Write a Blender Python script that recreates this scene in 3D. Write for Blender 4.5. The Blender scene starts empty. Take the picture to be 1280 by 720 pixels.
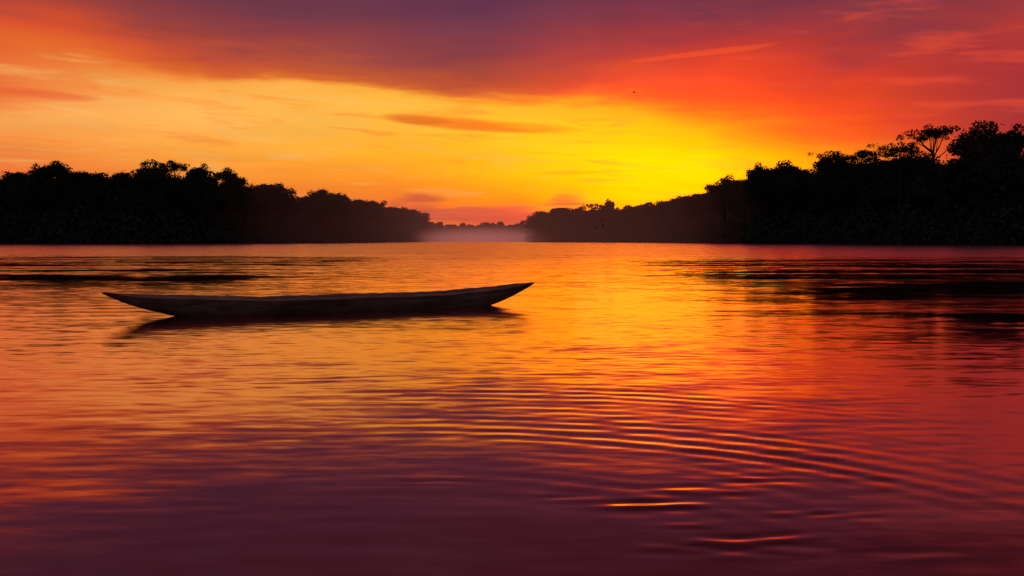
import bpy, math, random
import numpy as np
from mathutils import Vector, Matrix
R = math.radians
scene = bpy.context.scene
C = scene.collection
scene.view_settings.view_transform = 'Standard'
scene.view_settings.look = 'None'
scene.view_settings.exposure = 0
rng = np.random.default_rng(7)
random.seed(7)

def lin(c):
    return tuple(((v/255)/12.92 if v/255 <= 0.04045 else ((v/255+0.055)/1.055)**2.4) for v in c) + (1.0,)

# ------------------------------------------------------------------ object helpers
def link_mesh(name, verts, faces, mat, parent=None, smooth=False):
    me = bpy.data.meshes.new(name)
    me.from_pydata([tuple(v) for v in verts], [], [tuple(f) for f in faces])
    if smooth:
        me.polygons.foreach_set('use_smooth', [True]*len(me.polygons))
    me.materials.append(mat)
    me.update()
    o = bpy.data.objects.new(name, me); C.objects.link(o)
    if parent: o.parent = parent
    return o

def empty(name, loc=(0, 0, 0), rz=0):
    o = bpy.data.objects.new(name, None); C.objects.link(o)
    o.location = loc; o.rotation_euler = (0, 0, rz); o.empty_display_size = 0.5
    return o

def tag(o, label=None, cat=None, group=None, kind=None):
    if label: o['label'] = label
    if cat: o['category'] = cat
    if group: o['group'] = group
    if kind: o['kind'] = kind
    return o

# ------------------------------------------------------------------ node helpers
class NT:
    def __init__(s, tree): s.t = tree; s.n = tree.nodes; s.l = tree.links
    def put(s, sock, v):
        if v is None: return
        if isinstance(v, (int, float)): sock.default_value = v
        elif isinstance(v, (tuple, list)): sock.default_value = v
        else: s.l.new(v, sock)
    def m(s, op, a, b=None, c=None, clamp=False):
        n = s.n.new('ShaderNodeMath'); n.operation = op; n.use_clamp = clamp
        s.put(n.inputs[0], a); s.put(n.inputs[1], b); s.put(n.inputs[2], c)
        return n.outputs[0]
    def vm(s, op, a, b=None):
        n = s.n.new('ShaderNodeVectorMath'); n.operation = op
        s.put(n.inputs[0], a); s.put(n.inputs[1], b)
        return n.outputs[0]
    def xyz(s, x, y, z):
        n = s.n.new('ShaderNodeCombineXYZ')
        s.put(n.inputs[0], x); s.put(n.inputs[1], y); s.put(n.inputs[2], z)
        return n.outputs[0]
    def sep(s, v):
        n = s.n.new('ShaderNodeSeparateXYZ'); s.l.new(v, n.inputs[0]); return n.outputs
    def mr(s, v, a, b, c=0.0, d=1.0, kind='SMOOTHSTEP'):
        n = s.n.new('ShaderNodeMapRange'); n.interpolation_type = kind; n.clamp = True
        s.put(n.inputs[0], v)
        for i, q in enumerate((a, b, c, d)): s.put(n.inputs[i+1], q)
        return n.outputs[0]
    def ramp(s, f, stops, interp='LINEAR'):
        n = s.n.new('ShaderNodeValToRGB'); cr = n.color_ramp; cr.interpolation = interp
        s.l.new(f, n.inputs[0])
        while len(cr.elements) > 1: cr.elements.remove(cr.elements[-1])
        cr.elements[0].position = max(0, min(1, stops[0][0])); cr.elements[0].color = stops[0][1]
        for p, c in stops[1:]:
            e = cr.elements.new(max(0, min(1, p))); e.color = c
        return n.outputs[0]
    def mix(s, f, a, b, blend='MIX'):
        n = s.n.new('ShaderNodeMix'); n.data_type = 'RGBA'; n.blend_type = blend
        s.put(n.inputs[0], f); s.put(n.inputs[6], a); s.put(n.inputs[7], b)
        return n.outputs[2]
    def noise(s, vec, scale=1.0, detail=4.0, rough=0.5, dist=0.0, w=0.0):
        n = s.n.new('ShaderNodeTexNoise'); n.noise_dimensions = '3D'
        s.l.new(vec, n.inputs['Vector'])
        n.inputs['Scale'].default_value = scale; n.inputs['Detail'].default_value = detail
        n.inputs['Roughness'].default_value = rough; n.inputs['Distortion'].default_value = dist
        return n.outputs

# ------------------------------------------------------------------ WORLD: sunset sky
F = 1244.0
def az_(px): return math.degrees(math.atan((px-640)/F))
def el_(px, py): return math.degrees(math.atan((301-py)/math.hypot(F, px-640)))

w = bpy.data.worlds.new("World"); scene.world = w; w.use_nodes = True
w.cycles.sampling_method = 'NONE'
w.node_tree.nodes.clear()
T = NT(w.node_tree)
tc = T.n.new('ShaderNodeTexCoord')
x, y, z = T.sep(tc.outputs['Generated'])[:3]
az = T.m('MULTIPLY', T.m('ARCTAN2', x, y), 57.29578)
zc = T.m('ABSOLUTE', z)
el = T.m('MULTIPLY', T.m('ARCSINE', zc), 57.29578)
# cloud sheet coordinates (clouds on a plane far overhead) and angular coordinates
inv = T.m('DIVIDE', 1.0, T.m('ADD', zc, 0.07))
cp = T.xyz(T.m('MULTIPLY', x, inv), T.m('MULTIPLY', y, inv), 0.0)
ap = T.xyz(T.m('MULTIPLY', az, 0.10), T.m('MULTIPLY', el, 0.55), 1.7)
n1 = T.noise(ap, 1.0, 4, 0.5, 0.4)[0]
n2 = T.noise(cp, 1.3, 5, 0.55, 0.3)[0]
ap2 = T.xyz(T.m('MULTIPLY', az, 0.20), T.m('MULTIPLY', T.m('ADD', el, T.m('MULTIPLY', az, 0.04)), 1.8), 5.1)
n3 = T.noise(ap2, 1.0, 5, 0.54, 0.5)[0]
c1 = T.m('SUBTRACT', n1, 0.5); c2 = T.m('SUBTRACT', n2, 0.5); c3 = T.m('SUBTRACT', n3, 0.5)
# lower edge of the cloud deck as elevation over azimuth
A0, A1 = az_(-200), az_(1480)
azf = T.mr(az, A0, A1, 0, 1, 'LINEAR')
bd = [(-200, 50), (0, 58), (100, 68), (200, 91), (300, 106), (430, 112), (560, 122), (650, 124), (740, 122), (800, 132),
      (870, 150), (950, 158), (1020, 170), (1100, 184), (1280, 212), (1480, 225)]
B = T.ramp(azf, [((az_(p)-A0)/(A1-A0), (el_(p, q)/20,)*3+(1,)) for p, q in bd])
B = T.m('MULTIPLY', T.sep(B)[0], 20.0)
t = T.m('SUBTRACT', el, B)
t = T.m('ADD', t, T.m('ADD', T.m('MULTIPLY', c1, 2.4), T.m('MULTIPLY', c3, 1.3)))

def columns(param, cols, span, conv):
    out = None; pa = None
    for px, stops in cols:
        st = sorted([(conv(px, q)/span, lin(c)) for q, c in stops], key=lambda e: e[0])
        r = T.ramp(param, st)
        if out is None: out = r
        else: out = T.mix(T.mr(az, az_(pa), az_(px), 0, 1, 'LINEAR'), out, r)
        pa = px
    return out

elw = T.m('ADD', el, T.m('MULTIPLY', T.m('ADD', c3, T.m('MULTIPLY', c1, 1.2)), 1.0))
elf = T.m('DIVIDE', elw, 14.0, clamp=True)
clear = columns(elf, [
    (0,   [(300,(200,92,66)),(230,(228,110,58)),(205,(236,120,58)),(180,(243,138,64)),(150,(249,164,84)),(115,(236,112,58)),(85,(232,116,58)),(60,(224,96,48))]),
    (230, [(300,(200,92,66)),(250,(238,118,50)),(225,(247,140,54)),(190,(252,164,64)),(150,(254,184,92)),(115,(252,174,80)),(80,(240,134,54))]),
    (500, [(300,(190,82,68)),(272,(218,98,56)),(250,(238,120,44)),(225,(249,148,36)),(190,(255,178,42)),(135,(255,188,68)),(100,(250,168,54))]),
    (650, [(300,(184,78,68)),(272,(216,98,50)),(250,(248,146,20)),(222,(255,182,12)),(190,(255,194,20)),(150,(255,190,38)),(110,(248,164,40))]),
    (780, [(300,(220,92,26)),(280,(244,136,12)),(262,(254,176,2)),(240,(255,202,0)),(200,(255,210,4)),(160,(253,190,18)),(120,(244,152,30))]),
    (880, [(300,(224,96,20)),(275,(250,158,4)),(255,(255,192,0)),(230,(255,214,0)),(200,(255,210,2)),(165,(250,176,14)),(130,(238,124,24)),(100,(236,110,28))]),
    (1000,[(300,(226,96,24)),(255,(250,154,6)),(225,(255,184,2)),(195,(252,164,10)),(165,(240,118,24)),(130,(232,92,32)),(100,(228,80,36))]),
    (1250,[(300,(170,54,48)),(230,(206,80,44)),(190,(196,64,50)),(140,(178,46,58))]),
], 14.0, lambda px, q: el_(px, q))
tf = T.m('DIVIDE', T.m('MAXIMUM', t, 0.0), 40.0)
D = 0.0455
hi = [(400,(62,23,36)),(640,(52,20,32)),(820,(40,18,32))]
cloud = columns(tf, [
    (60,  [(0,(230,106,44)),(26,(216,80,44)),(52,(164,66,56)),(88,(108,53,68)),(150,(90,48,70)),(270,(88,34,48))]+hi),
    (430, [(0,(226,118,46)),(16,(196,90,50)),(46,(148,66,66)),(88,(112,56,74)),(135,(94,51,76)),(270,(88,34,50))]+hi),
    (600, [(0,(222,110,44)),(16,(182,80,54)),(46,(136,62,70)),(110,(102,53,78)),(260,(88,34,50))]+hi),
    (760, [(0,(230,112,36)),(20,(210,80,42)),(50,(174,62,56)),(86,(134,55,68)),(125,(104,51,76)),(260,(88,34,50))]+hi),
    (900, [(0,(238,112,26)),(30,(230,82,34)),(66,(212,66,42)),(98,(176,56,54)),(130,(130,53,66)),(160,(104,50,74)),(270,(88,33,48))]+hi),
    (1080,[(0,(238,100,28)),(32,(226,74,34)),(80,(206,61,42)),(120,(176,56,54)),(152,(134,54,64)),(184,(108,50,72)),(270,(88,33,46))]+hi),
    (1280,[(0,(196,58,46)),(60,(166,52,54)),(110,(170,50,54)),(156,(180,58,52)),(208,(126,53,64)),(280,(88,32,46))]+hi),
], 40.0, lambda px, q: q*D)
soft = T.mr(az, 4, 13, 0.45, 1.2)
base = T.mix(T.mr(t, T.m('MULTIPLY', soft, -1.0), soft), clear, cloud)
# broken glowing gaps inside the deck, stronger to the right
gl = T.m('MULTIPLY', T.mr(T.m('ADD', n2, T.m('MULTIPLY', c3, 0.6)), 0.52, 0.68), T.mr(az, 4, 18))
gl = T.m('MULTIPLY', gl, T.mr(el, 18, 11))
gl = T.m('MULTIPLY', gl, T.mr(t, 0.5, 3))
base = T.mix(T.m('MULTIPLY', gl, 0.42), base, lin((230, 76, 46)))
dk = T.m('MULTIPLY', T.mr(n1, 0.5, 0.68), T.mr(t, 1, 4))
base = T.mix(T.m('MULTIPLY', dk, 0.22), base, lin((104, 50, 70)))
# wisps in the clear part
ws = T.m('MULTIPLY', T.mr(n3, 0.52, 0.70), T.mr(t, 0.3, -0.8))
base = T.mix(T.m('MULTIPLY', ws, T.mr(az, 3, 9, 0.42, 0.25)), base, lin((230, 112, 46)))
ws = T.m('MULTIPLY', T.mr(n3, 0.50, 0.30), T.mr(t, 0.1, -1.0))
ws = T.m('MULTIPLY', ws, T.mr(az, 6, -6))
base = T.mix(T.m('MULTIPLY', ws, 0.42), base, lin((255, 194, 108)))
# single drifting clouds
def streak(base, px, py, L, Th, slope, col, amt, soft=0.9, brk=3.0):
    a = T.m('SUBTRACT', az, az_(px)); e = T.m('SUBTRACT', el, el_(px, py))
    e = T.m('SUBTRACT', e, T.m('MULTIPLY', a, slope))
    d = T.m('ADD', T.m('POWER', T.m('ABSOLUTE', T.m('DIVIDE', a, L*D)), 2.0), T.m('POWER', T.m('ABSOLUTE', T.m('DIVIDE', e, Th*D)), 2.0))
    d = T.m('ADD', d, T.m('MULTIPLY', T.m('ADD', c3, c1), brk))
    f = T.mr(d, 1.0+soft*0.3, 1.0-soft)
    return T.mix(T.m('MULTIPLY', f, amt), base, lin(col))
base = streak(base, 640, 161, 100, 8, -0.05, (236, 136, 28), 0.7, brk=2.0)
base = streak(base, 575, 156, 100, 9, -0.07, (226, 120, 32), 0.75, brk=2.0)
base = streak(base, 520, 150, 44, 7, -0.05, (216, 104, 36), 0.6, brk=2.0)
base = streak(base, 885, 68, 72, 3.5, 0.08, (232, 82, 46), 0.6)
base = streak(base, 520, 254, 48, 12, 0.0, (196, 84, 62), 0.85)
base = streak(base, 712, 252, 32, 13, 0.0, (200, 88, 56), 0.85)
base = streak(base, 600, 268, 110, 10, 0.0, (196, 86, 66), 0.75)
base = streak(base, 40, 118, 60, 6, -0.03, (222, 84, 48), 0.5)
base = streak(base, 730, 216, 100, 3, 0.02, (246, 160, 18), 0.5)
# fine mottling
mot = T.m('ADD', 1.0, T.m('ADD', T.m('MULTIPLY', c3, 0.28), T.m('MULTIPLY', c2, 0.32)))
base = T.vm('MULTIPLY', base, T.xyz(mot, mot, mot))
# the glow round the hidden sun is brighter in red than a display can show
ga = T.m('DIVIDE', T.m('SUBTRACT', az, 8.0), 8.0); ge = T.m('DIVIDE', T.m('SUBTRACT', el, 4.0), 4.5)
gg = T.m('EXPONENT', T.m('MULTIPLY', T.m('ADD', T.m('MULTIPLY', ga, ga), T.m('MULTIPLY', ge, ge)), -1.0))
base = T.vm('MULTIPLY', base, T.xyz(T.m('ADD', 1.0, T.m('MULTIPLY', gg, 1.5)), T.m('ADD', 1.0, T.m('MULTIPLY', gg, 0.22)), 1.0))
# away from the sunset the dusk sky is dark
back = T.ramp(T.m('DIVIDE', el, 90.0), [(0, lin((116, 80, 84))), (0.2, lin((94, 66, 76))), (0.6, lin((58, 48, 60))), (1, lin((44, 38, 52)))])
base = T.mix(T.mr(T.m('ABSOLUTE', az), 42, 85), base, back)
base = T.mix(T.mr(el, 30, 60), base, back)
nish = T.n.new('ShaderNodeTexSky'); nish.sky_type = 'NISHITA'; nish.sun_disc = False
nish.sun_elevation = R(2.0); nish.sun_rotation = R(9.6); nish.air_density = 2.5; nish.dust_density = 4
bg = T.n.new('ShaderNodeBackground'); T.l.new(base, bg.inputs[0]); bg.inputs[1].default_value = 1.0
bg2 = T.n.new('ShaderNodeBackground'); T.l.new(nish.outputs[0], bg2.inputs[0]); bg2.inputs[1].default_value = 0.002
ad = T.n.new('ShaderNodeAddShader'); T.l.new(bg.outputs[0], ad.inputs[0]); T.l.new(bg2.outputs[0], ad.inputs[1])
wo = T.n.new('ShaderNodeOutputWorld'); T.l.new(ad.outputs[0], wo.inputs[0])

# ------------------------------------------------------------------ materials
def principled(name, rough=0.8, spec=0.2):
    m = bpy.data.materials.new(name); m.use_nodes = True
    t = NT(m.node_tree); p = m.node_tree.nodes['Principled BSDF']
    p.inputs['Roughness'].default_value = rough
    p.inputs['Specular IOR Level'].default_value = spec
    return m, t, p

def foliage(name, dark, light):
    m = bpy.data.materials.new(name); m.use_nodes = True; m.node_tree.nodes.clear(); t = NT(m.node_tree)
    g = t.n.new('ShaderNodeNewGeometry')
    oi = t.n.new('ShaderNodeObjectInfo')
    n = t.noise(g.outputs['Position'], 0.25, 2)[0]
    f = t.m('ADD', t.m('MULTIPLY', oi.outputs['Random'], 0.4), t.mr(n, 0.35, 0.65, 0, 0.6))
    d = t.n.new('ShaderNodeBsdfDiffuse'); t.l.new(t.mix(f, dark+(1,), light+(1,)), d.inputs[0])
    # far haze painted into the material: a dusky glow that grows with distance upriver
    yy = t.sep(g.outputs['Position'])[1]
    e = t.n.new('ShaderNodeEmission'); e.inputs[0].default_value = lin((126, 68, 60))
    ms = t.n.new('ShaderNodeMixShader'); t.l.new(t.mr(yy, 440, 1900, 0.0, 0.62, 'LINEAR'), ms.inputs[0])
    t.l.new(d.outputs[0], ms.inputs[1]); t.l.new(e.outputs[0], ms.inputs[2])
    o = t.n.new('ShaderNodeOutputMaterial'); t.l.new(ms.outputs[0], o.inputs[0])
    return m
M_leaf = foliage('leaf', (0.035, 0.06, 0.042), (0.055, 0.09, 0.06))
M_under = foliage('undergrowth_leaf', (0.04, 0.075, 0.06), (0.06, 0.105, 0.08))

M_bark, t_, p_ = principled('bark', 0.9, 0.1)
tc_ = t_.n.new('ShaderNodeTexCoord')
n_ = t_.noise(tc_.outputs['Object'], 2.0, 5)[0]
t_.l.new(t_.ramp(n_, [(0.3, (0.025, 0.02, 0.015, 1)), (0.7, (0.06, 0.048, 0.036, 1))]), p_.inputs['Base Color'])

M_soil, t_, p_ = principled('soil', 0.95, 0.1)
tc_ = t_.n.new('ShaderNodeTexCoord')
n_ = t_.noise(tc_.outputs['Object'], 0.3, 5)[0]
t_.l.new(t_.ramp(n_, [(0.3, (0.02, 0.026, 0.015, 1)), (0.7, (0.045, 0.05, 0.03, 1))]), p_.inputs['Base Color'])

def wood(name, a, b, rough):
    m, t, p = principled(name, rough, 0.25)
    tc = t.n.new('ShaderNodeTexCoord')
    v = t.vm('MULTIPLY', tc.outputs['Object'], (0.8, 9.0, 9.0))
    n = t.noise(v, 1.6, 7, 0.62, 0.6)[0]
    n2 = t.noise(tc.outputs['Object'], 1.3, 4, 0.6)[0]
    f = t.m('ADD', t.m('MULTIPLY', n, 0.65), t.m('MULTIPLY', n2, 0.35))
    t.l.new(t.ramp(f, [(0.36, a+(1,)), (0.64, b+(1,))]), p.inputs['Base Color'])
    bp = t.n.new('ShaderNodeBump'); bp.inputs['Strength'].default_value = 0.5; bp.inputs['Distance'].default_value = 0.012
    t.l.new(n, bp.inputs['Height']); t.l.new(bp.outputs[0], p.inputs['Normal'])
    return m
M_hull = wood('dark_wet_wood', (0.03, 0.028, 0.023), (0.22, 0.19, 0.15), 0.65)
M_rim = wood('worn_edge_wood', (0.26, 0.20, 0.15), (0.6, 0.46, 0.34), 0.6)

# water: mirror-like rippled surface over a dark silty body
M_water = bpy.data.materials.new('river_water'); M_water.use_nodes = True
M_water.node_tree.nodes.clear(); t = NT(M_water.node_tree)
g = t.n.new('ShaderNodeNewGeometry'); P = g.outputs['Position']
X, Y, Z = t.sep(P)[:3]
def slopes(sx, sy, off, detail, rough):
    v = t.xyz(t.m('MULTIPLY', X, sx), t.m('MULTIPLY', Y, sy), off)
    c = t.noise(v, 1.0, detail, rough, 0.3)[1]
    return t.vm('SUBTRACT', c, (0.5, 0.5, 0.5))
def scl(v, s):
    n = t.n.new('ShaderNodeVectorMath'); n.operation = 'SCALE'; t.l.new(v, n.inputs[0]); t.put(n.inputs['Scale'], s); return n.outputs[0]
patch = t.noise(t.xyz(t.m('MULTIPLY', X, 0.05), t.m('MULTIPLY', Y, 0.12), 3.3), 1.0, 3, 0.6)[0]
patch2 = t.noise(t.xyz(t.m('MULTIPLY', X, 0.07), t.m('MULTIPLY', Y, 0.30), 9.3), 1.0, 6, 0.72)[0]
ruff = t.m('MULTIPLY', t.mr(patch, 0.36, 0.62, 0.65, 1.15), t.mr(Y, 3, 12, 0.40, 1.0))
far = t.mr(Y, 26, 75)
near = t.mr(Y, 12, 5)
# sheltered smoother water in the lee of the right bank, and a weaker patch to the left
Xw = t.m('ADD', X, t.m('MULTIPLY', t.m('SUBTRACT', patch2, 0.5), 14.0))
lee = t.m('MULTIPLY', t.mr(Xw, 2.5, 8), t.m('MULTIPLY', t.mr(Y, 9, 14), t.mr(Y, 85, 50)))
lee2 = t.m('MULTIPLY', t.mr(Xw, -5, -11), t.m('MULTIPLY', t.mr(Y, 22, 30), t.mr(Y, 95, 65)))
lee = t.m('MAXIMUM', lee, t.m('MULTIPLY', lee2, 0.92))
lee = t.m('MULTIPLY', lee, t.mr(patch2, 0.58, 0.47))
ruff_far = t.mr(patch2, 0.40, 0.56, 0.5, 1.2)
open_ = t.m('SUBTRACT', 1.0, t.m('MULTIPLY', lee, 0.93))
sA = scl(slopes(0.5, 1.6, 0.0, 2, 0.5), t.m('MULTIPLY', ruff, 0.028))
sB = scl(slopes(3.2, 12.0, 4.0, 2, 0.5), t.m('MULTIPLY', t.m('MULTIPLY', ruff, t.m('ADD', t.m('MULTIPLY', open_, 0.75), 0.25)), 0.13))
sC = scl(slopes(1.2, 3.0, 8.0, 2, 0.5), t.m('MULTIPLY', t.m('MULTIPLY', t.mr(Y, 16, 70, 0.06, 1.0), open_), t.m('MULTIPLY', ruff_far, 0.7)))
s = t.vm('ADD', t.vm('ADD', sA, sB), sC)
s = t.vm('MULTIPLY', s, (0.5, 1.0, 0.0))
N = t.vm('NORMALIZE', t.vm('ADD', g.outputs['Normal'], s))
rough = t.m('ADD', 0.02, t.m('ADD', t.m('MULTIPLY', open_, 0.09), t.m('MULTIPLY', t.m('MULTIPLY', far, open_), 0.10)))
rough = t.m('SUBTRACT', rough, t.m('MULTIPLY', t.mr(Y, 5.4, 4.4), 0.03))
gl_ = t.n.new('ShaderNodeBsdfGlossy')
# reflection colour painted by position: redder towards the left, more golden under the glow
t.l.new(t.mix(t.mr(X, -5, 1.5), (1.0, 0.66, 0.70, 1), (1.0, 0.73, 0.70, 1)), gl_.inputs['Color'])
t.l.new(rough, gl_.inputs['Roughness']); t.l.new(N, gl_.inputs['Normal'])
df = t.n.new('ShaderNodeBsdfDiffuse'); df.inputs['Color'].default_value = (0.03, 0.013, 0.015, 1)
fr = t.n.new('ShaderNodeFresnel'); fr.inputs['IOR'].default_value = 1.33; t.l.new(N, fr.inputs['Normal'])
fac = t.mr(fr.outputs[0], 0.02, 0.70, 0.28, 1.0, 'LINEAR')
ms = t.n.new('ShaderNodeMixShader'); t.l.new(fac, ms.inputs[0]); t.l.new(df.outputs[0], ms.inputs[1]); t.l.new(gl_.outputs[0], ms.inputs[2])
ou = t.n.new('ShaderNodeOutputMaterial'); t.l.new(ms.outputs[0], ou.inputs[0])

# ------------------------------------------------------------------ WATER mesh with real waves
ys = list(np.linspace(-300, -5, 12)) + list(np.linspace(-3, 2.4, 14))
v_ = 2.5
while v_ < 9000:
    ys.append(v_); v_ *= 1.0068 if v_ < 4.2 else (1.0052 if v_ < 10.5 else (1.009 if v_ < 18 else 1.014))
ys = np.array(ys); nc = 500
tt = np.linspace(-1, 1, nc)
gt = 0.72*tt + 3.0*tt**7
YY = np.repeat(ys[:, None], nc, 1)
WW = np.maximum(ys, 3)+9 + np.where(ys < 3, 60*np.clip((3-ys)/300, 0, 1), 0)
XX = WW[:, None]*gt[None, :]
dy = np.maximum(np.gradient(ys), 0.02)[:, None]
ZZ = np.zeros_like(XX)
wr = np.random.default_rng(21)
def att_(lam): return np.clip((lam/dy-2.5)/3, 0, 1)
nearf = np.clip((YY-2)/10, 0.35, 1)
def add_wave(lam, ang, slope, mask=1.0):
    global ZZ
    k = 2*math.pi/lam; kx, ky = k*math.sin(ang), k*math.cos(ang)
    ZZ = ZZ + att_(lam)*mask*(slope/k)*np.sin(kx*XX+ky*YY+wr.uniform(0, 6.28))
def add_ring(cx, cy, lam, slope, mask):
    global ZZ
    k = 2*math.pi/lam; rr = np.sqrt((XX-cx)**2+(YY-cy)**2)
    wob = 0.6*np.sin(XX*2.1+YY*1.3+wr.uniform(0, 6))+0.3*np.sin(XX*4.7-YY*2.2+wr.uniform(0, 6))
    brk = 0.7+0.3*np.sin(XX*3.1+YY*4.3+wr.uniform(0, 6))*np.sin(XX*1.7-YY*2.9+wr.uniform(0, 6))
    ZZ = ZZ + att_(lam)*mask*brk*(slope/k)*np.sin(k*rr+wob+wr.uniform(0, 6.28))
def gpatch(cx, cy, rx, ry): return np.exp(-((XX-cx)/rx)**2-((YY-cy)/ry)**2)
for i in range(26):
    add_wave(wr.uniform(0.5, 1.2), wr.normal(0.05, 0.32), 0.0021, nearf)
for i in range(12):
    add_wave(wr.uniform(1.6, 4.0), wr.normal(0.0, 0.3), 0.0016, nearf)
pm = gpatch(0.7, 6.9, 1.4, 1.7)+0.8*gpatch(1.5, 5.3, 0.9, 1.0)
for lam, sl in ((0.165, 0.022), (0.20, 0.040), (0.23, 0.040), (0.27, 0.016)):
    add_ring(-0.6, 2.8, lam, sl, pm)
add_ring(2.8, 1.5, 0.22, 0.014, pm)
pm2 = pm*0.2+0.3*gpatch(-2.4, 8.5, 2.2, 1.6)+0.3*gpatch(3.2, 7.5, 1.5, 2.0)+0.12
for i in range(16):
    add_wave(wr.uniform(0.16, 0.34), wr.normal(-0.1, 0.22), 0.009, pm2)
# small cat's-paws close by that catch the low orange sky
for cx, cy, rx, ry, sl in ((0.84, 3.86, 0.28, 0.12, 0.13), (1.04, 3.98, 0.18, 0.07, 0.11), (0.62, 4.45, 0.22, 0.12, 0.10), (0.95, 4.75, 0.28, 0.13, 0.09),
                           (-0.36, 4.92, 0.20, 0.07, 0.06), (1.35, 4.3, 0.20, 0.09, 0.09), (0.2, 4.6, 0.12, 0.06, 0.06), (1.5, 3.75, 0.16, 0.06, 0.10),
                           (0.75, 4.15, 0.12, 0.05, 0.09), (1.25, 4.95, 0.2, 0.1, 0.08)):
    for q in range(4):
        add_wave(wr.uniform(0.09, 0.19), wr.normal(-0.08, 0.3), sl*0.62, gpatch(cx, cy, rx, ry))
ZZ[np.abs(YY) > 300] *= 0
verts = np.stack([XX, YY, ZZ], -1).reshape(-1, 3)
nr = len(ys)
idx = np.arange(nr*nc).reshape(nr, nc)
f = np.stack([idx[:-1, :-1], idx[:-1, 1:], idx[1:, 1:], idx[1:, :-1]], -1).reshape(-1, 4)
me = bpy.data.meshes.new('water')
me.vertices.add(len(verts)); me.vertices.foreach_set('co', verts.ravel())
me.loops.add(f.size); me.loops.foreach_set('vertex_index', f.ravel().astype(np.int32))
me.polygons.add(len(f)); me.polygons.foreach_set('loop_start', np.arange(0, f.size, 4, dtype=np.int32))
me.polygons.foreach_set('loop_total', np.full(len(f), 4, dtype=np.int32))
me.polygons.foreach_set('use_smooth', np.ones(len(f), dtype=bool))
me.update(calc_edges=True); me.validate()
me.materials.append(M_water)
water = bpy.data.objects.new('water', me); C.objects.link(water)
tag(water, kind='structure', label='wide calm river with orange and maroon rippled surface', cat='water')

# ------------------------------------------------------------------ leaf / tree builders
def quads(centers, size, r, flat=0.0):
    n = len(centers)
    a = r.normal(size=(n, 3)); a[:, 2] *= (1-flat); a /= np.linalg.norm(a, axis=1)[:, None]
    b = r.normal(size=(n, 3)); b[:, 2] *= (1-flat)
    b -= a*np.sum(a*b, 1)[:, None]; b /= np.linalg.norm(b, axis=1)[:, None]
    s1 = (size*r.uniform(0.55, 1.25, n))[:, None]; s2 = s1*r.uniform(0.4, 0.8, n)[:, None]
    v = np.stack([centers+a*s1, centers+b*s2, centers-a*s1*0.9, centers-b*s2], 1).reshape(-1, 3)
    return v
def blob(c, rad, n, size, r, flat=0.0):
    d = r.normal(size=(n, 3)); d /= np.linalg.norm(d, axis=1)[:, None]
    rr = r.uniform(0.15, 1.0, n)**0.45
    return quads(np.array(c)+d*rr[:, None]*np.array(rad), size, r, flat)
def leaf_mesh(name, vs, mat):
    v = np.concatenate(vs); n = len(v)//4
    me = bpy.data.meshes.new(name)
    me.vertices.add(len(v)); me.vertices.foreach_set('co', v.ravel())
    me.loops.add(n*4); me.loops.foreach_set('vertex_index', np.arange(n*4, dtype=np.int32))
    me.polygons.add(n); me.polygons.foreach_set('loop_start', np.arange(0, n*4, 4, dtype=np.int32))
    me.polygons.foreach_set('loop_total', np.full(n, 4, dtype=np.int32))
    me.update(calc_edges=True); me.materials.append(mat)
    return me
def tube(V, Fc, pts, rads, seg=6):
    base = len(V)
    for i, p in enumerate(pts):
        p = Vector(p)
        d = (Vector(pts[min(i+1, len(pts)-1)])-Vector(pts[max(i-1, 0)])).normalized()
        u = d.orthogonal().normalized(); w2 = d.cross(u)
        for k in range(seg):
            a = 2*math.pi*k/seg
            V.append(tuple(p+(u*math.cos(a)+w2*math.sin(a))*rads[i]))
    for i in range(len(pts)-1):
        for k in range(seg):
            a = base+i*seg+k; b = base+i*seg+(k+1) % seg
            Fc.append((a, b, b+seg, a+seg))
    Fc.append(tuple(base+(len(pts)-1)*seg+k for k in range(seg)))

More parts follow.
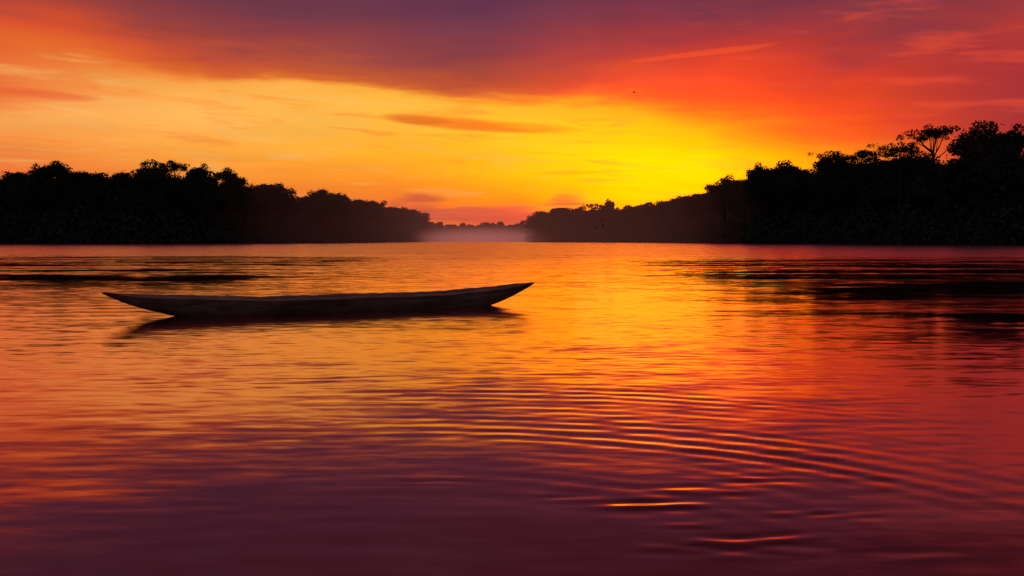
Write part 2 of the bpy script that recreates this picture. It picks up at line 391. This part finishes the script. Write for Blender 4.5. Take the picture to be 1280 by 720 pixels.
def make_tree(H, W, kind, seed):
    """returns (crown mesh, trunk mesh) of a tree H metres tall with a crown W wide"""
    r = np.random.default_rng(seed)
    V, Fc, L = [], [], []
    tips = []
    if kind == 'umbrella': fork = 0.68; nb = 13
    elif kind == 'emergent': fork = 0.60; nb = 14
    else: fork = 0.42; nb = 12
    lean = r.normal(0, 0.03, 2)*H
    top = H*(0.86 if kind == 'umbrella' else 0.80)
    tube(V, Fc, [(0, 0, -1), (lean[0]*0.2, lean[1]*0.2, H*0.25), (lean[0]*0.6, lean[1]*0.6, H*fork), (lean[0], lean[1], top)],
         [0.022*H, 0.015*H, 0.011*H, 0.004*H], 7)
    for i in range(nb):
        a = i*2.4+r.uniform(-0.4, 0.4); q = r.uniform(0.0, 0.75)
        z0 = H*fork*0.95+q*(top-H*fork)
        if kind == 'umbrella':
            u = r.uniform(0.15, 1.05); ro = W*0.5*u; z1 = H*(0.94-0.05*u+r.normal(0, 0.034))
        elif kind == 'emergent':
            zq = r.uniform(0.0, 1.0); z1 = H*(0.66+0.27*zq); ro = W*0.5*math.sqrt(max(0.1, 1-(zq*0.95)**2))*r.uniform(0.4, 0.9)
        else:
            zq = r.uniform(0.0, 1.0); z1 = H*(0.5+0.42*zq); ro = W*0.5*math.sqrt(max(0.08, 1-(zq*0.95)**2))*r.uniform(0.6, 0.95)
        tip = (lean[0]+ro*math.cos(a), lean[1]+ro*math.sin(a), z1)
        k = z0/H
        st = (lean[0]*k, lean[1]*k, z0)
        mid = tuple(st[j]*0.5+tip[j]*0.5 for j in range(2))+(st[2]*0.6+tip[2]*0.4,)
        tube(V, Fc, [st, mid, tip], [0.006*H, 0.0045*H, 0.0015*H], 5)
        tips.append(tip)
    for tp in tips:
        n_sub = 3 if kind != 'round' else 4
        for j in range(n_sub):
            sp = W*(0.12 if kind != 'umbrella' else 0.10)
            c = (tp[0]+r.normal(0, sp), tp[1]+r.normal(0, sp), min(H*0.98, tp[2]+r.normal(0, sp*(0.35 if kind == 'umbrella' else 0.7))))
            if kind == 'umbrella': rad = (W*0.09, W*0.09, H*0.026); n = 46; sz = 0.40
            elif kind == 'emergent': rad = (W*0.15, W*0.15, H*0.055); n = 130; sz = 0.5
            else: rad = (W*0.155, W*0.155, H*0.062); n = 90; sz = 0.55
            L.append(blob(c, rad, n, sz, r, 0.2 if kind == 'umbrella' else 0.0))
            # stray sprays outside the clump
            L.append(blob(c, tuple(q*1.5 for q in rad), n//3, sz*0.65, r))
    if kind == 'umbrella':
        L.append(blob((lean[0], lean[1], H*0.93), (W*0.16, W*0.16, H*0.04), 90, 0.45, r))
    elif kind == 'emergent':
        L.append(blob((lean[0], lean[1], H*0.91), (W*0.24, W*0.24, H*0.07), 260, 0.5, r))
        L.append(blob((lean[0], lean[1], H*0.80), (W*0.30, W*0.30, H*0.10), 300, 0.6, r))
    else:
        L.append(blob((lean[0], lean[1], H*0.90), (W*0.25, W*0.25, H*0.09), 240, 0.55, r))
        L.append(blob((lean[0], lean[1], H*0.66), (W*0.40, W*0.40, H*0.20), 600, 0.95, r))
    cm = leaf_mesh('crown', L, M_leaf)
    tm = bpy.data.meshes.new('trunk'); tm.from_pydata(V, [], Fc); tm.materials.append(M_bark); tm.update()
    return cm, tm

def make_palm(H, seed):
    r = np.random.default_rng(seed); V, Fc, L = [], [], []
    tube(V, Fc, [(0, 0, -1), (0.3, 0, H*0.5), (0.1, 0.2, H*0.9)], [0.28, 0.2, 0.16], 7)
    for i in range(15):
        a = i*2.39996; up = r.uniform(0.1, 1.0); ln = 3.6
        pts = []
        for q in np.linspace(0, 1, 12):
            pts.append((0.1+math.cos(a)*ln*q, 0.2+math.sin(a)*ln*q, H*0.9+ln*(up*q-1.1*q*q)))
        pts = np.array(pts)
        for p in pts[2:]:
            L.append(quads(np.array([p, p+r.normal(0, 0.15, 3)]), 0.42, r))
        tube(V, Fc, [tuple(p) for p in pts[::3]], [0.05]*4, 4)
    cm = leaf_mesh('crown', L, M_leaf)
    tm = bpy.data.meshes.new('trunk'); tm.from_pydata(V, [], Fc); tm.materials.append(M_bark); tm.update()
    return cm, tm

protos = {'round': [make_tree(28, w_, 'round', 100+i) for i, w_ in enumerate((15, 13, 17, 12, 14, 16))],
          'emergent': [make_tree(33, w_, 'emergent', 200+i) for i, w_ in enumerate((15, 13, 17))],
          'umbrella': [make_tree(34, w_, 'umbrella', 300+i) for i, w_ in enumerate((19, 16, 17))],
          'palm': [make_palm(22, 400)]}
PH = {'round': 28, 'emergent': 33, 'umbrella': 34, 'palm': 22}

def tree(kind, variant, x, y, z, H, label, group=None, rz=None, wide=1.0, name=None):
    cm, tm = protos[kind][variant % len(protos[kind])]
    root = empty(name or {'round': 'rainforest_tree', 'emergent': 'tall_rainforest_tree', 'umbrella': 'umbrella_tree', 'palm': 'palm_tree'}[kind], (x, y, z),
                 random.uniform(0, 6.28) if rz is None else rz)
    s_ = H/PH[kind]; root.scale = (s_*wide, s_*wide, s_)
    tag(root, label, 'palm' if kind == 'palm' else 'tree', group)
    for nm, me in (('crown', cm), ('trunk', tm)):
        o = bpy.data.objects.new(nm, me); C.objects.link(o); o.parent = root
    return root

# ------------------------------------------------------------------ banks
def resample(pl, step):
    out = []; acc = 0
    for (a, b) in zip(pl[:-1], pl[1:]):
        a = np.array(a, float); b = np.array(b, float); L = np.linalg.norm(b-a); d = (b-a)/L
        q = acc
        while q < L:
            out.append((a+d*q, d)); q += step(a+d*q) if callable(step) else step
        acc = q-L
    return out
left_line = [(-420, 330), (-300, 372), (-215, 390), (-150, 394), (-134, 408), (-126, 455), (-126, 520), (-108, 640), (-104, 850), (-104, 1130), (-112, 1560)]
right_line = [(300, 150), (190, 215), (141, 268), (119, 300), (117, 330), (112, 385), (106, 440), (108, 540), (118, 660), (112, 830), (70, 950), (25, 1080), (16, 1190), (30, 1560)]
far_line = [(-160, 1560), (-60, 1520), (80, 1560)]
def normals(line, side):
    P_ = [np.array(p, float) for p in line]; out = []
    for i in range(len(P_)):
        d = P_[min(i+1, len(P_)-1)]-P_[max(i-1, 0)]; d /= np.linalg.norm(d)
        out.append(np.array((-d[1], d[0]))*side)
    return out
def bank_z(d):
    return float(np.interp(d, [-3, 0, 4, 18, 32, 60, 200, 420], [-0.8, 0.25, 0.9, 2.6, 9, 19, 22, 22]))
def bank(name, line, side, label):
    pts = resample(line, 14); pts = [p for p, d in pts]+[np.array(line[-1], float)]
    nn = normals(pts, side); ds = [-3, 0, 4, 10, 18, 32, 60, 110, 200, 420]
    V, Fc = [], []
    for i, p in enumerate(pts):
        # smooth the inland direction so strips do not cross
        nb_ = sum(nn[max(0, i-6):i+7]); nb_ = nb_/np.linalg.norm(nb_)
        for d in ds:
            q = p+nb_*d; jz = 0.25*math.sin(q[0]*0.31)+0.2*math.sin(q[1]*0.23)
            wob = 0.9*math.sin(p[1]*0.2+p[0]*0.13)
            V.append((q[0]+nb_[0]*wob, q[1]+nb_[1]*wob, bank_z(d)+(jz if d > 2 else 0)))
    m_ = len(ds)
    for i in range(len(pts)-1):
        for j in range(m_-1):
            a = i*m_+j; Fc.append((a, a+1, a+m_+1, a+m_))
    o = link_mesh(name, V, Fc, M_soil, smooth=True)
    tag(o, label, 'bank', kind='structure')
bank('river_bank_left', left_line, 1, 'low dark forested ground of the left river bank')
bank('river_bank_right', right_line[:-1], -1, 'low dark forested ground of the right river bank')
bank('river_bank_far', far_line, 1, 'distant low ground closing the end of the river')

def undergrowth(name, line, side, label, top=20.0):
    r = np.random.default_rng(len(line)*13)
    out = []
    for p, d in resample(line, lambda q: 1.8+q[1]*0.0025):
        n = np.array((-d[1], d[0]))*side; D_ = np.linalg.norm(p)
        hh = top*(0.84+0.12*math.sin(p[0]*0.11+p[1]*0.07)+0.08*math.sin(p[0]*0.37+p[1]*0.29)+r.uniform(-0.1, 0.1))
        sz = 0.55+D_*0.0010
        for row, (off, h0, h1) in enumerate(((1.0, 0.2, 0.30), (3.0, 0.25, 0.6), (6.5, 0.3, 1.0), (13, 0.4, 1.15))):
            z = 0.3
            if row == 3: z = 7.0
            while z < hh*h1:
                rad = r.uniform(1.3, 2.3)
                c = (p[0]+n[0]*(off+r.normal(0, 0.8))+d[0]*r.normal(0, 0.8), p[1]+n[1]*(off+r.normal(0, 0.8))+d[1]*r.normal(0, 0.8), z+bank_z(off)*0.6)
                out.append(blob(c, (rad*1.2, rad*1.2, rad), 15 if row else 18, sz, r))
                z += rad*1.1
    me = leaf_mesh(name, out, M_under)
    o = bpy.data.objects.new(name, me); C.objects.link(o)
    tag(o, label, 'undergrowth', kind='stuff')
undergrowth('undergrowth', left_line[1:], 1, 'dark mass of riverside undergrowth hanging over the water along the left bank')
undergrowth('undergrowth', right_line[:-1], -1, 'dark mass of riverside undergrowth hanging over the water along the right bank')
undergrowth('undergrowth', far_line, 1, 'hazy undergrowth closing the far end of the river', 15)

nT = 0
def forest(line, side, label, group, spacing, rows, hf):
    global nT
    for off, jit in rows:
        for p, d in resample(line, spacing):
            n = np.array((-d[1], d[0]))*side
            o = off+random.uniform(-jit, jit)
            q = p+n*o+d*random.uniform(-2.5, 2.5)
            H = hf(q)*random.uniform(0.88, 1.05)
            tree('round' if random.random() < 0.87 else 'emergent', random.randrange(6), q[0], q[1], bank_z(o)-0.2, H-bank_z(o), label, group, wide=random.uniform(0.95, 1.25))
            nT += 1
forest([(-262, 380), (-215, 390), (-150, 394), (-134, 408), (-126, 455), (-126, 520)], 1,
       'bushy dark rainforest tree in the solid canopy of the nearer left bank', 'crowded trees of the nearer left bank',
       9.5, ((8, 2), (17, 2)), lambda q: 28.8)
forest([(-126, 524), (-108, 640), (-104, 850), (-104, 1130), (-106, 1290)], 1,
       'small distant tree on the left bank where the forest tapers towards the river bend', 'distant trees of the left bank',
       lambda q: 10+q[1]*0.006, ((10, 3),), lambda q: float(np.interp(q[1], [0, 600, 900, 1200], [29, 31, 33, 36])))
forest([(190, 215), (141, 268), (119, 300), (117, 330), (112, 385), (106, 440)], -1,
       'bushy dark rainforest tree in the tall canopy of the near right bank', 'crowded trees of the near right bank',
       9.0, ((8, 2), (17, 2)), lambda q: float(np.interp(q[1], [260, 330, 380], [25.5, 27.5, 31])))
forest([(108, 450), (108, 540), (118, 660), (112, 830), (70, 950), (25, 1080), (16, 1190)], -1,
       'small distant tree in the low forest line right of the river bend', 'distant trees of the right bank',
       lambda q: 10+q[1]*0.001, ((10, 3),), lambda q: float(np.interp(q[1], [0, 500, 700, 1000, 1190], [31, 31, 32, 35, 31])))
forest(far_line, 1, 'tiny hazy tree closing the far end of the river', 'trees at the far end of the river', 12, ((8, 2),), lambda q: 29.0)

# trees that stand out of the canopy, one by one
tree('emergent', 0, -182, 404, 1.5, 31.4, 'broad domed tree rising from the left bank near the left edge of the picture', wide=1.25)
tree('emergent', 1, -192, 408, 1.5, 30.2, 'lower domed tree just left of the broad domed one near the left picture edge')
tree('emergent', 2, -150, 408, 1.5, 33.6, 'broad rounded tree that is the highest point of the left bank', wide=1.0)
tree('umbrella', 2, -141, 416, 1.5, 33.0, 'loose open-crowned tree right beside the highest tree of the left bank', wide=0.9)
tree('emergent', 1, -134, 432, 1.5, 31.8, 'tall tree with a dense head, second to the right of the highest left-bank tree')
tree('emergent', 0, -131, 465, 1.5, 33.2, 'last tall rounded tree before the left bank drops away towards the bend')
tree('emergent', 2, 138, 291, 1.5, 35.4, 'tallest tree of the right bank with a dense rounded head high above the canopy', wide=0.85)
tree('umbrella', 0, 127, 302, 1.5, 34.8, 'lacy umbrella-shaped tree on the right bank with sky showing between its limbs', wide=0.85)
tree('umbrella', 2, 121, 312, 1.2, 30.6, 'lower flat-topped tree in front of and left of the lacy umbrella tree', wide=1.0)
tree('emergent', 1, 150, 298, 1.5, 33.0, 'dense tall tree at the right picture edge beside the tallest tree')
tree('umbrella', 1, 122, 345, 1.2, 32.0, 'broad flat-topped tree on the right bank, first left of the flat-topped pair', wide=1.0)
tree('umbrella', 2, 119, 372, 1.2, 33.4, 'spreading flat-crowned tree midway along the near right bank', wide=0.8)
tree('emergent', 2, 114, 425, 1.2, 35.2, 'tall clumped tree near the left end of the near right bank', wide=0.85)
tree('emergent', 1, 112, 446, 1.2, 33.8, 'leaning tall tree beside the clumped one at the left end of the near right bank', wide=0.9)
tree('emergent', 0, 112, 525, 1.2, 34.0, 'lone tall tree where the near right bank steps down')
tree('emergent', 1, 92, 935, 1.2, 38.5, 'tall distant tree sticking out of the low forest line right of the bend', wide=0.8)
tree('umbrella', 1, 78, 960, 1.2, 37.0, 'small distant flat-topped tree in the low forest line right of the bend', wide=0.7)
for i, (x_, y_, h_) in enumerate(((86, 948, 37), (118, 860, 36))):
    tree('palm', 0, x_, y_, 1.0, h_, ['small distant palm beside the tallest tree of the low far forest line', 'small distant palm at the right end of the low far forest line'][i])

# distant hills
V, Fc = [], []
for i in range(60):
    xx = -900+i*30
    hgt = 42+22*math.exp(-((xx+60)/120)**2)+8*math.sin(xx*0.013)+5*math.sin(xx*0.041)
    for (yy, k) in ((3300, 0), (3450, 0.6), (3600, 1.0), (3900, 0.7), (4300, -0.02)):
        V.append((xx, yy, hgt*k-0.5))
for i in range(59):
    for j in range(4):
        a = i*5+j; Fc.append((a, a+5, a+6, a+1))
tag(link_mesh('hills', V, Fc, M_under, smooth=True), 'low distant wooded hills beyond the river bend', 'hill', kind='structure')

# ------------------------------------------------------------------ mist over the far water
def mist(name, loc, rad, dens, col, label):
    """thin air with a soft edge: takes away light and glows by itself in place of scattered dusk light"""
    m = bpy.data.materials.new('mist_air'); m.use_nodes = True; m.node_tree.nodes.clear(); t = NT(m.node_tree)
    tc = t.n.new('ShaderNodeTexCoord')
    v = t.vm('DIVIDE', tc.outputs['Object'], rad)
    ln = t.n.new('ShaderNodeVectorMath'); ln.operation = 'LENGTH'; t.l.new(v, ln.inputs[0])
    d = t.m('MULTIPLY', t.mr(ln.outputs['Value'], 1.0, 0.0), dens)
    ab = t.n.new('ShaderNodeVolumeAbsorption'); ab.inputs['Color'].default_value = (0, 0, 0, 1); t.l.new(d, ab.inputs['Density'])
    em = t.n.new('ShaderNodeEmission'); em.inputs['Color'].default_value = lin(col); t.l.new(d, em.inputs['Strength'])  # emission stands in for dusk light scattered by the mist
    ad = t.n.new('ShaderNodeAddShader'); t.l.new(ab.outputs[0], ad.inputs[0]); t.l.new(em.outputs[0], ad.inputs[1])
    ou = t.n.new('ShaderNodeOutputMaterial'); t.l.new(ad.outputs[0], ou.inputs['Volume'])
    V, Fc = [], []; nu, nv = 48, 20
    for j in range(nv+1):
        th = math.pi*j/nv
        for i in range(nu):
            a = 2*math.pi*i/nu
            V.append((rad[0]*math.sin(th)*math.cos(a), rad[1]*math.sin(th)*math.sin(a), rad[2]*math.cos(th)))
    for j in range(nv):
        for i in range(nu):
            a = j*nu+i; b = j*nu+(i+1) % nu
            Fc.append((a, a+nu, b+nu, b))
    o = link_mesh(name, V, Fc, m); o.location = loc
    tag(o, label, 'mist', kind='stuff')
mist('mist', (-34, 1160, 2), (104, 300, 19), 0.007, (166, 94, 88), 'thin pale mist lying on the water at the far river bend')

# ------------------------------------------------------------------ dugout canoe
canoe = empty('dugout_canoe', (-2.94, 17.2, 0.0), math.atan2(3.8, 6.74))
tag(canoe, 'long dark wooden dugout canoe with pointed upturned ends floating empty on the river', 'canoe')
HL = 3.87
def sheer(s): return 0.245+0.165*abs(s)**3.2+0.006*math.sin(s*9+1)+0.004*math.sin(s*23)+(0.012 if s < 0 else 0)*math.exp(-((s+0.62)/0.08)**2)
def halfw(s): return 0.36*max(0.0, 1-abs(s)**2.3)**0.85+0.012
def keel(s):
    a = abs(s); a0 = 0.50 if s < 0 else 0.56
    return -0.13 if a < a0 else -0.13+(sheer(s)-0.018+0.13)*((a-a0)/(1-a0))**1.45
S = np.linspace(-1, 1, 81)
NA = 15
V, Fc = [], []
def section(s, wk, inset, up):
    """half-round cut of the hull at s; inset shrinks it for the inner face"""
    hw = max(0.006, halfw(s)*wk-inset); k = min(keel(s)+up, sheer(s)-0.006); sh = sheer(s); out = []
    for j in range(NA):
        a = math.pi*(j/(NA-1)); c_, s_ = math.cos(a), math.sin(a)
        out.append((HL*s, hw*math.copysign(abs(c_)**0.72, c_), sh-(sh-k)*abs(s_)**0.85))
    return out
for s_ in S: V += section(s_, 1, 0, 0)
n0 = len(V)
Sin = np.linspace(-0.84, 0.84, 69)
for s_ in Sin: V += section(s_, 1, 0.038, 0.06)
for i in range(len(S)-1):
    for j in range(NA-1):
        a = i*NA+j; Fc.append((a, a+1, a+NA+1, a+NA))
for i in range(len(Sin)-1):
    for j in range(NA-1):
        a = n0+i*NA+j; Fc.append((a, a+NA, a+NA+1, a+1))
Fc.append(tuple(range(n0, n0+NA))); Fc.append(tuple(range(len(V)-NA, len(V)))[::-1])
Fc.append(tuple(range(0, NA))[::-1]); Fc.append(tuple(range(n0-NA, n0)))
link_mesh('hull', V, Fc, M_hull, canoe, True)
def rim(side):
    V, Fc = [], []
    Sr = np.linspace(-0.975, 0.975, 90)
    for i, s_ in enumerate(Sr):
        h = halfw(s_); zz = sheer(s_); wob = 0.004*math.sin(i*1.7)+0.003*math.sin(i*0.6)
        tk = min(1.0, (1-abs(s_))/0.12)
        for dy_, dz in ((0.012, -0.028*tk), (0.014, 0.010+wob), (-0.012, 0.016+wob), (-0.044, 0.008+wob), (-0.042, -0.02*tk)):
            V.append((HL*s_, side*max(0.001, h+dy_), zz+dz*max(tk, 0.3)))
    for i in range(len(Sr)-1):
        for j in range(4):
            a = i*5+j; q = (a, a+5, a+6, a+1); Fc.append(q if side < 0 else q[::-1])
    link_mesh('gunwale', V, Fc, M_rim, canoe, True)
rim(1); rim(-1)
for e in (-1, 1):     # solid wedge left uncut at each end of the log
    V, Fc = [], []; Se = np.linspace(0.84, 0.99, 14)
    for s_ in Se:
        q = e*s_; h = max(0.004, halfw(q)-0.02)
        for k in (-1, -0.5, 0, 0.5, 1): V.append((HL*q, h*k, sheer(q)+0.004+0.006*(1-k*k)))
        for k in (1, -1): V.append((HL*q, h*k*0.8, max(sheer(q)-0.05*(1-s_)*6, keel(q)+0.012)))
    for i in range(13):
        for j in range(7):
            a = i*7+j; b = i*7+(j+1) % 7; Fc.append((a, b, b+7, a+7))
    Fc.append(tuple(range(7))); Fc.append(tuple(range(13*7, 14*7)))
    link_mesh('end_platform', V, Fc, M_hull, canoe, False)
for s_ in (-0.42, 0.34):
    V, Fc = [], []
    h = halfw(s_)-0.03
    for xx in (-0.11, 0.11):
        for yy in (-h, -h/2, 0, h/2, h):
            for zz in (0.0, 0.03): V.append((HL*s_+xx, yy, 0.13+zz-0.008*(1-(yy/h)**2)))
    for j in range(4):
        a = j*2
        Fc += [(a, a+2, a+12, a+10), (a+1, a+11, a+13, a+3), (a, a+1, a+3, a+2), (a+10, a+12, a+13, a+11)]
    Fc += [(0, 10, 11, 1), (8, 9, 19, 18)]
    link_mesh('seat_board', V, Fc, M_rim, canoe)

# ------------------------------------------------------------------ bird
M_bird, t_, p_ = principled('dark_feathers', 0.8, 0.2)
tc_ = t_.n.new('ShaderNodeTexCoord')
t_.l.new(t_.ramp(t_.noise(tc_.outputs['Object'], 12, 3)[0], [(0.3, (0.02, 0.018, 0.018, 1)), (0.7, (0.05, 0.045, 0.04, 1))]), p_.inputs['Base Color'])
V, Fc = [], []
prof = [(-0.26, 0.03, 0.006), (-0.16, 0.025, 0.02), (-0.05, 0.05, 0.045), (0.06, 0.055, 0.055), (0.14, 0.03, 0.035), (0.19, 0.034, 0.034), (0.23, 0.015, 0.016), (0.28, 0.003, 0.003)]
for (xx, wy, hz) in prof:
    for k in range(8):
        a = 2*math.pi*k/8; V.append((wy*math.cos(a), xx, hz*math.sin(a)+(0.02 if xx > 0.15 else 0)))
for i in range(len(prof)-1):
    for k in range(8):
        a = i*8+k; b = i*8+(k+1) % 8; Fc.append((a, b, b+8, a+8))
Fc.append(tuple(range(8))); Fc.append(tuple(range(56, 64)))
for sd in (-1, 1):
    b0 = len(V)
    for (u, z_, f0, f1) in ((0.03, 0.02, 0.10, -0.06), (0.18, 0.11, 0.14, -0.05), (0.32, 0.15, 0.10, -0.05), (0.46, 0.10, 0.02, -0.05), (0.54, 0.05, -0.05, -0.07)):
        V += [(sd*u, f0, z_+0.006), (sd*u, f1, z_), (sd*u, (f0+f1)/2, z_+0.018)]
    for i in range(4):
        for (p0, p1) in ((0, 2), (2, 1), (1, 0)):
            a = b0+i*3; Fc.append((a+p0, a+p1, a+3+p1, a+3+p0))
bird = link_mesh('bird', V, Fc, M_bird)
bird.location = (18.3, 150, 23.3); bird.rotation_euler = (0, 0.15, 0.9)
tag(bird, 'tiny dark bird flying high in the sky above the yellow glow', 'bird')

# ------------------------------------------------------------------ sun + camera
sd = bpy.data.lights.new('sun', 'SUN'); sd.energy = 0.004; sd.angle = R(12.0); sd.color = (1.0, 0.5, 0.15)
so = bpy.data.objects.new('sun', sd); C.objects.link(so)
a_, e_ = R(9.6), R(4)
dirv = Vector((math.sin(a_)*math.cos(e_), math.cos(a_)*math.cos(e_), math.sin(e_)))
so.rotation_euler = dirv.to_track_quat('Z', 'Y').to_euler(); so.location = (60, 300, 90)

cd = bpy.data.cameras.new('camera'); cd.lens = 35; cd.sensor_width = 36; cd.clip_end = 20000; cd.clip_start = 0.1
co = bpy.data.objects.new('camera', cd); C.objects.link(co)
co.location = (0, 0, 1.2); co.rotation_euler = (R(90)-math.atan(59/F), 0, 0)
scene.camera = co
print('TREES', nT)
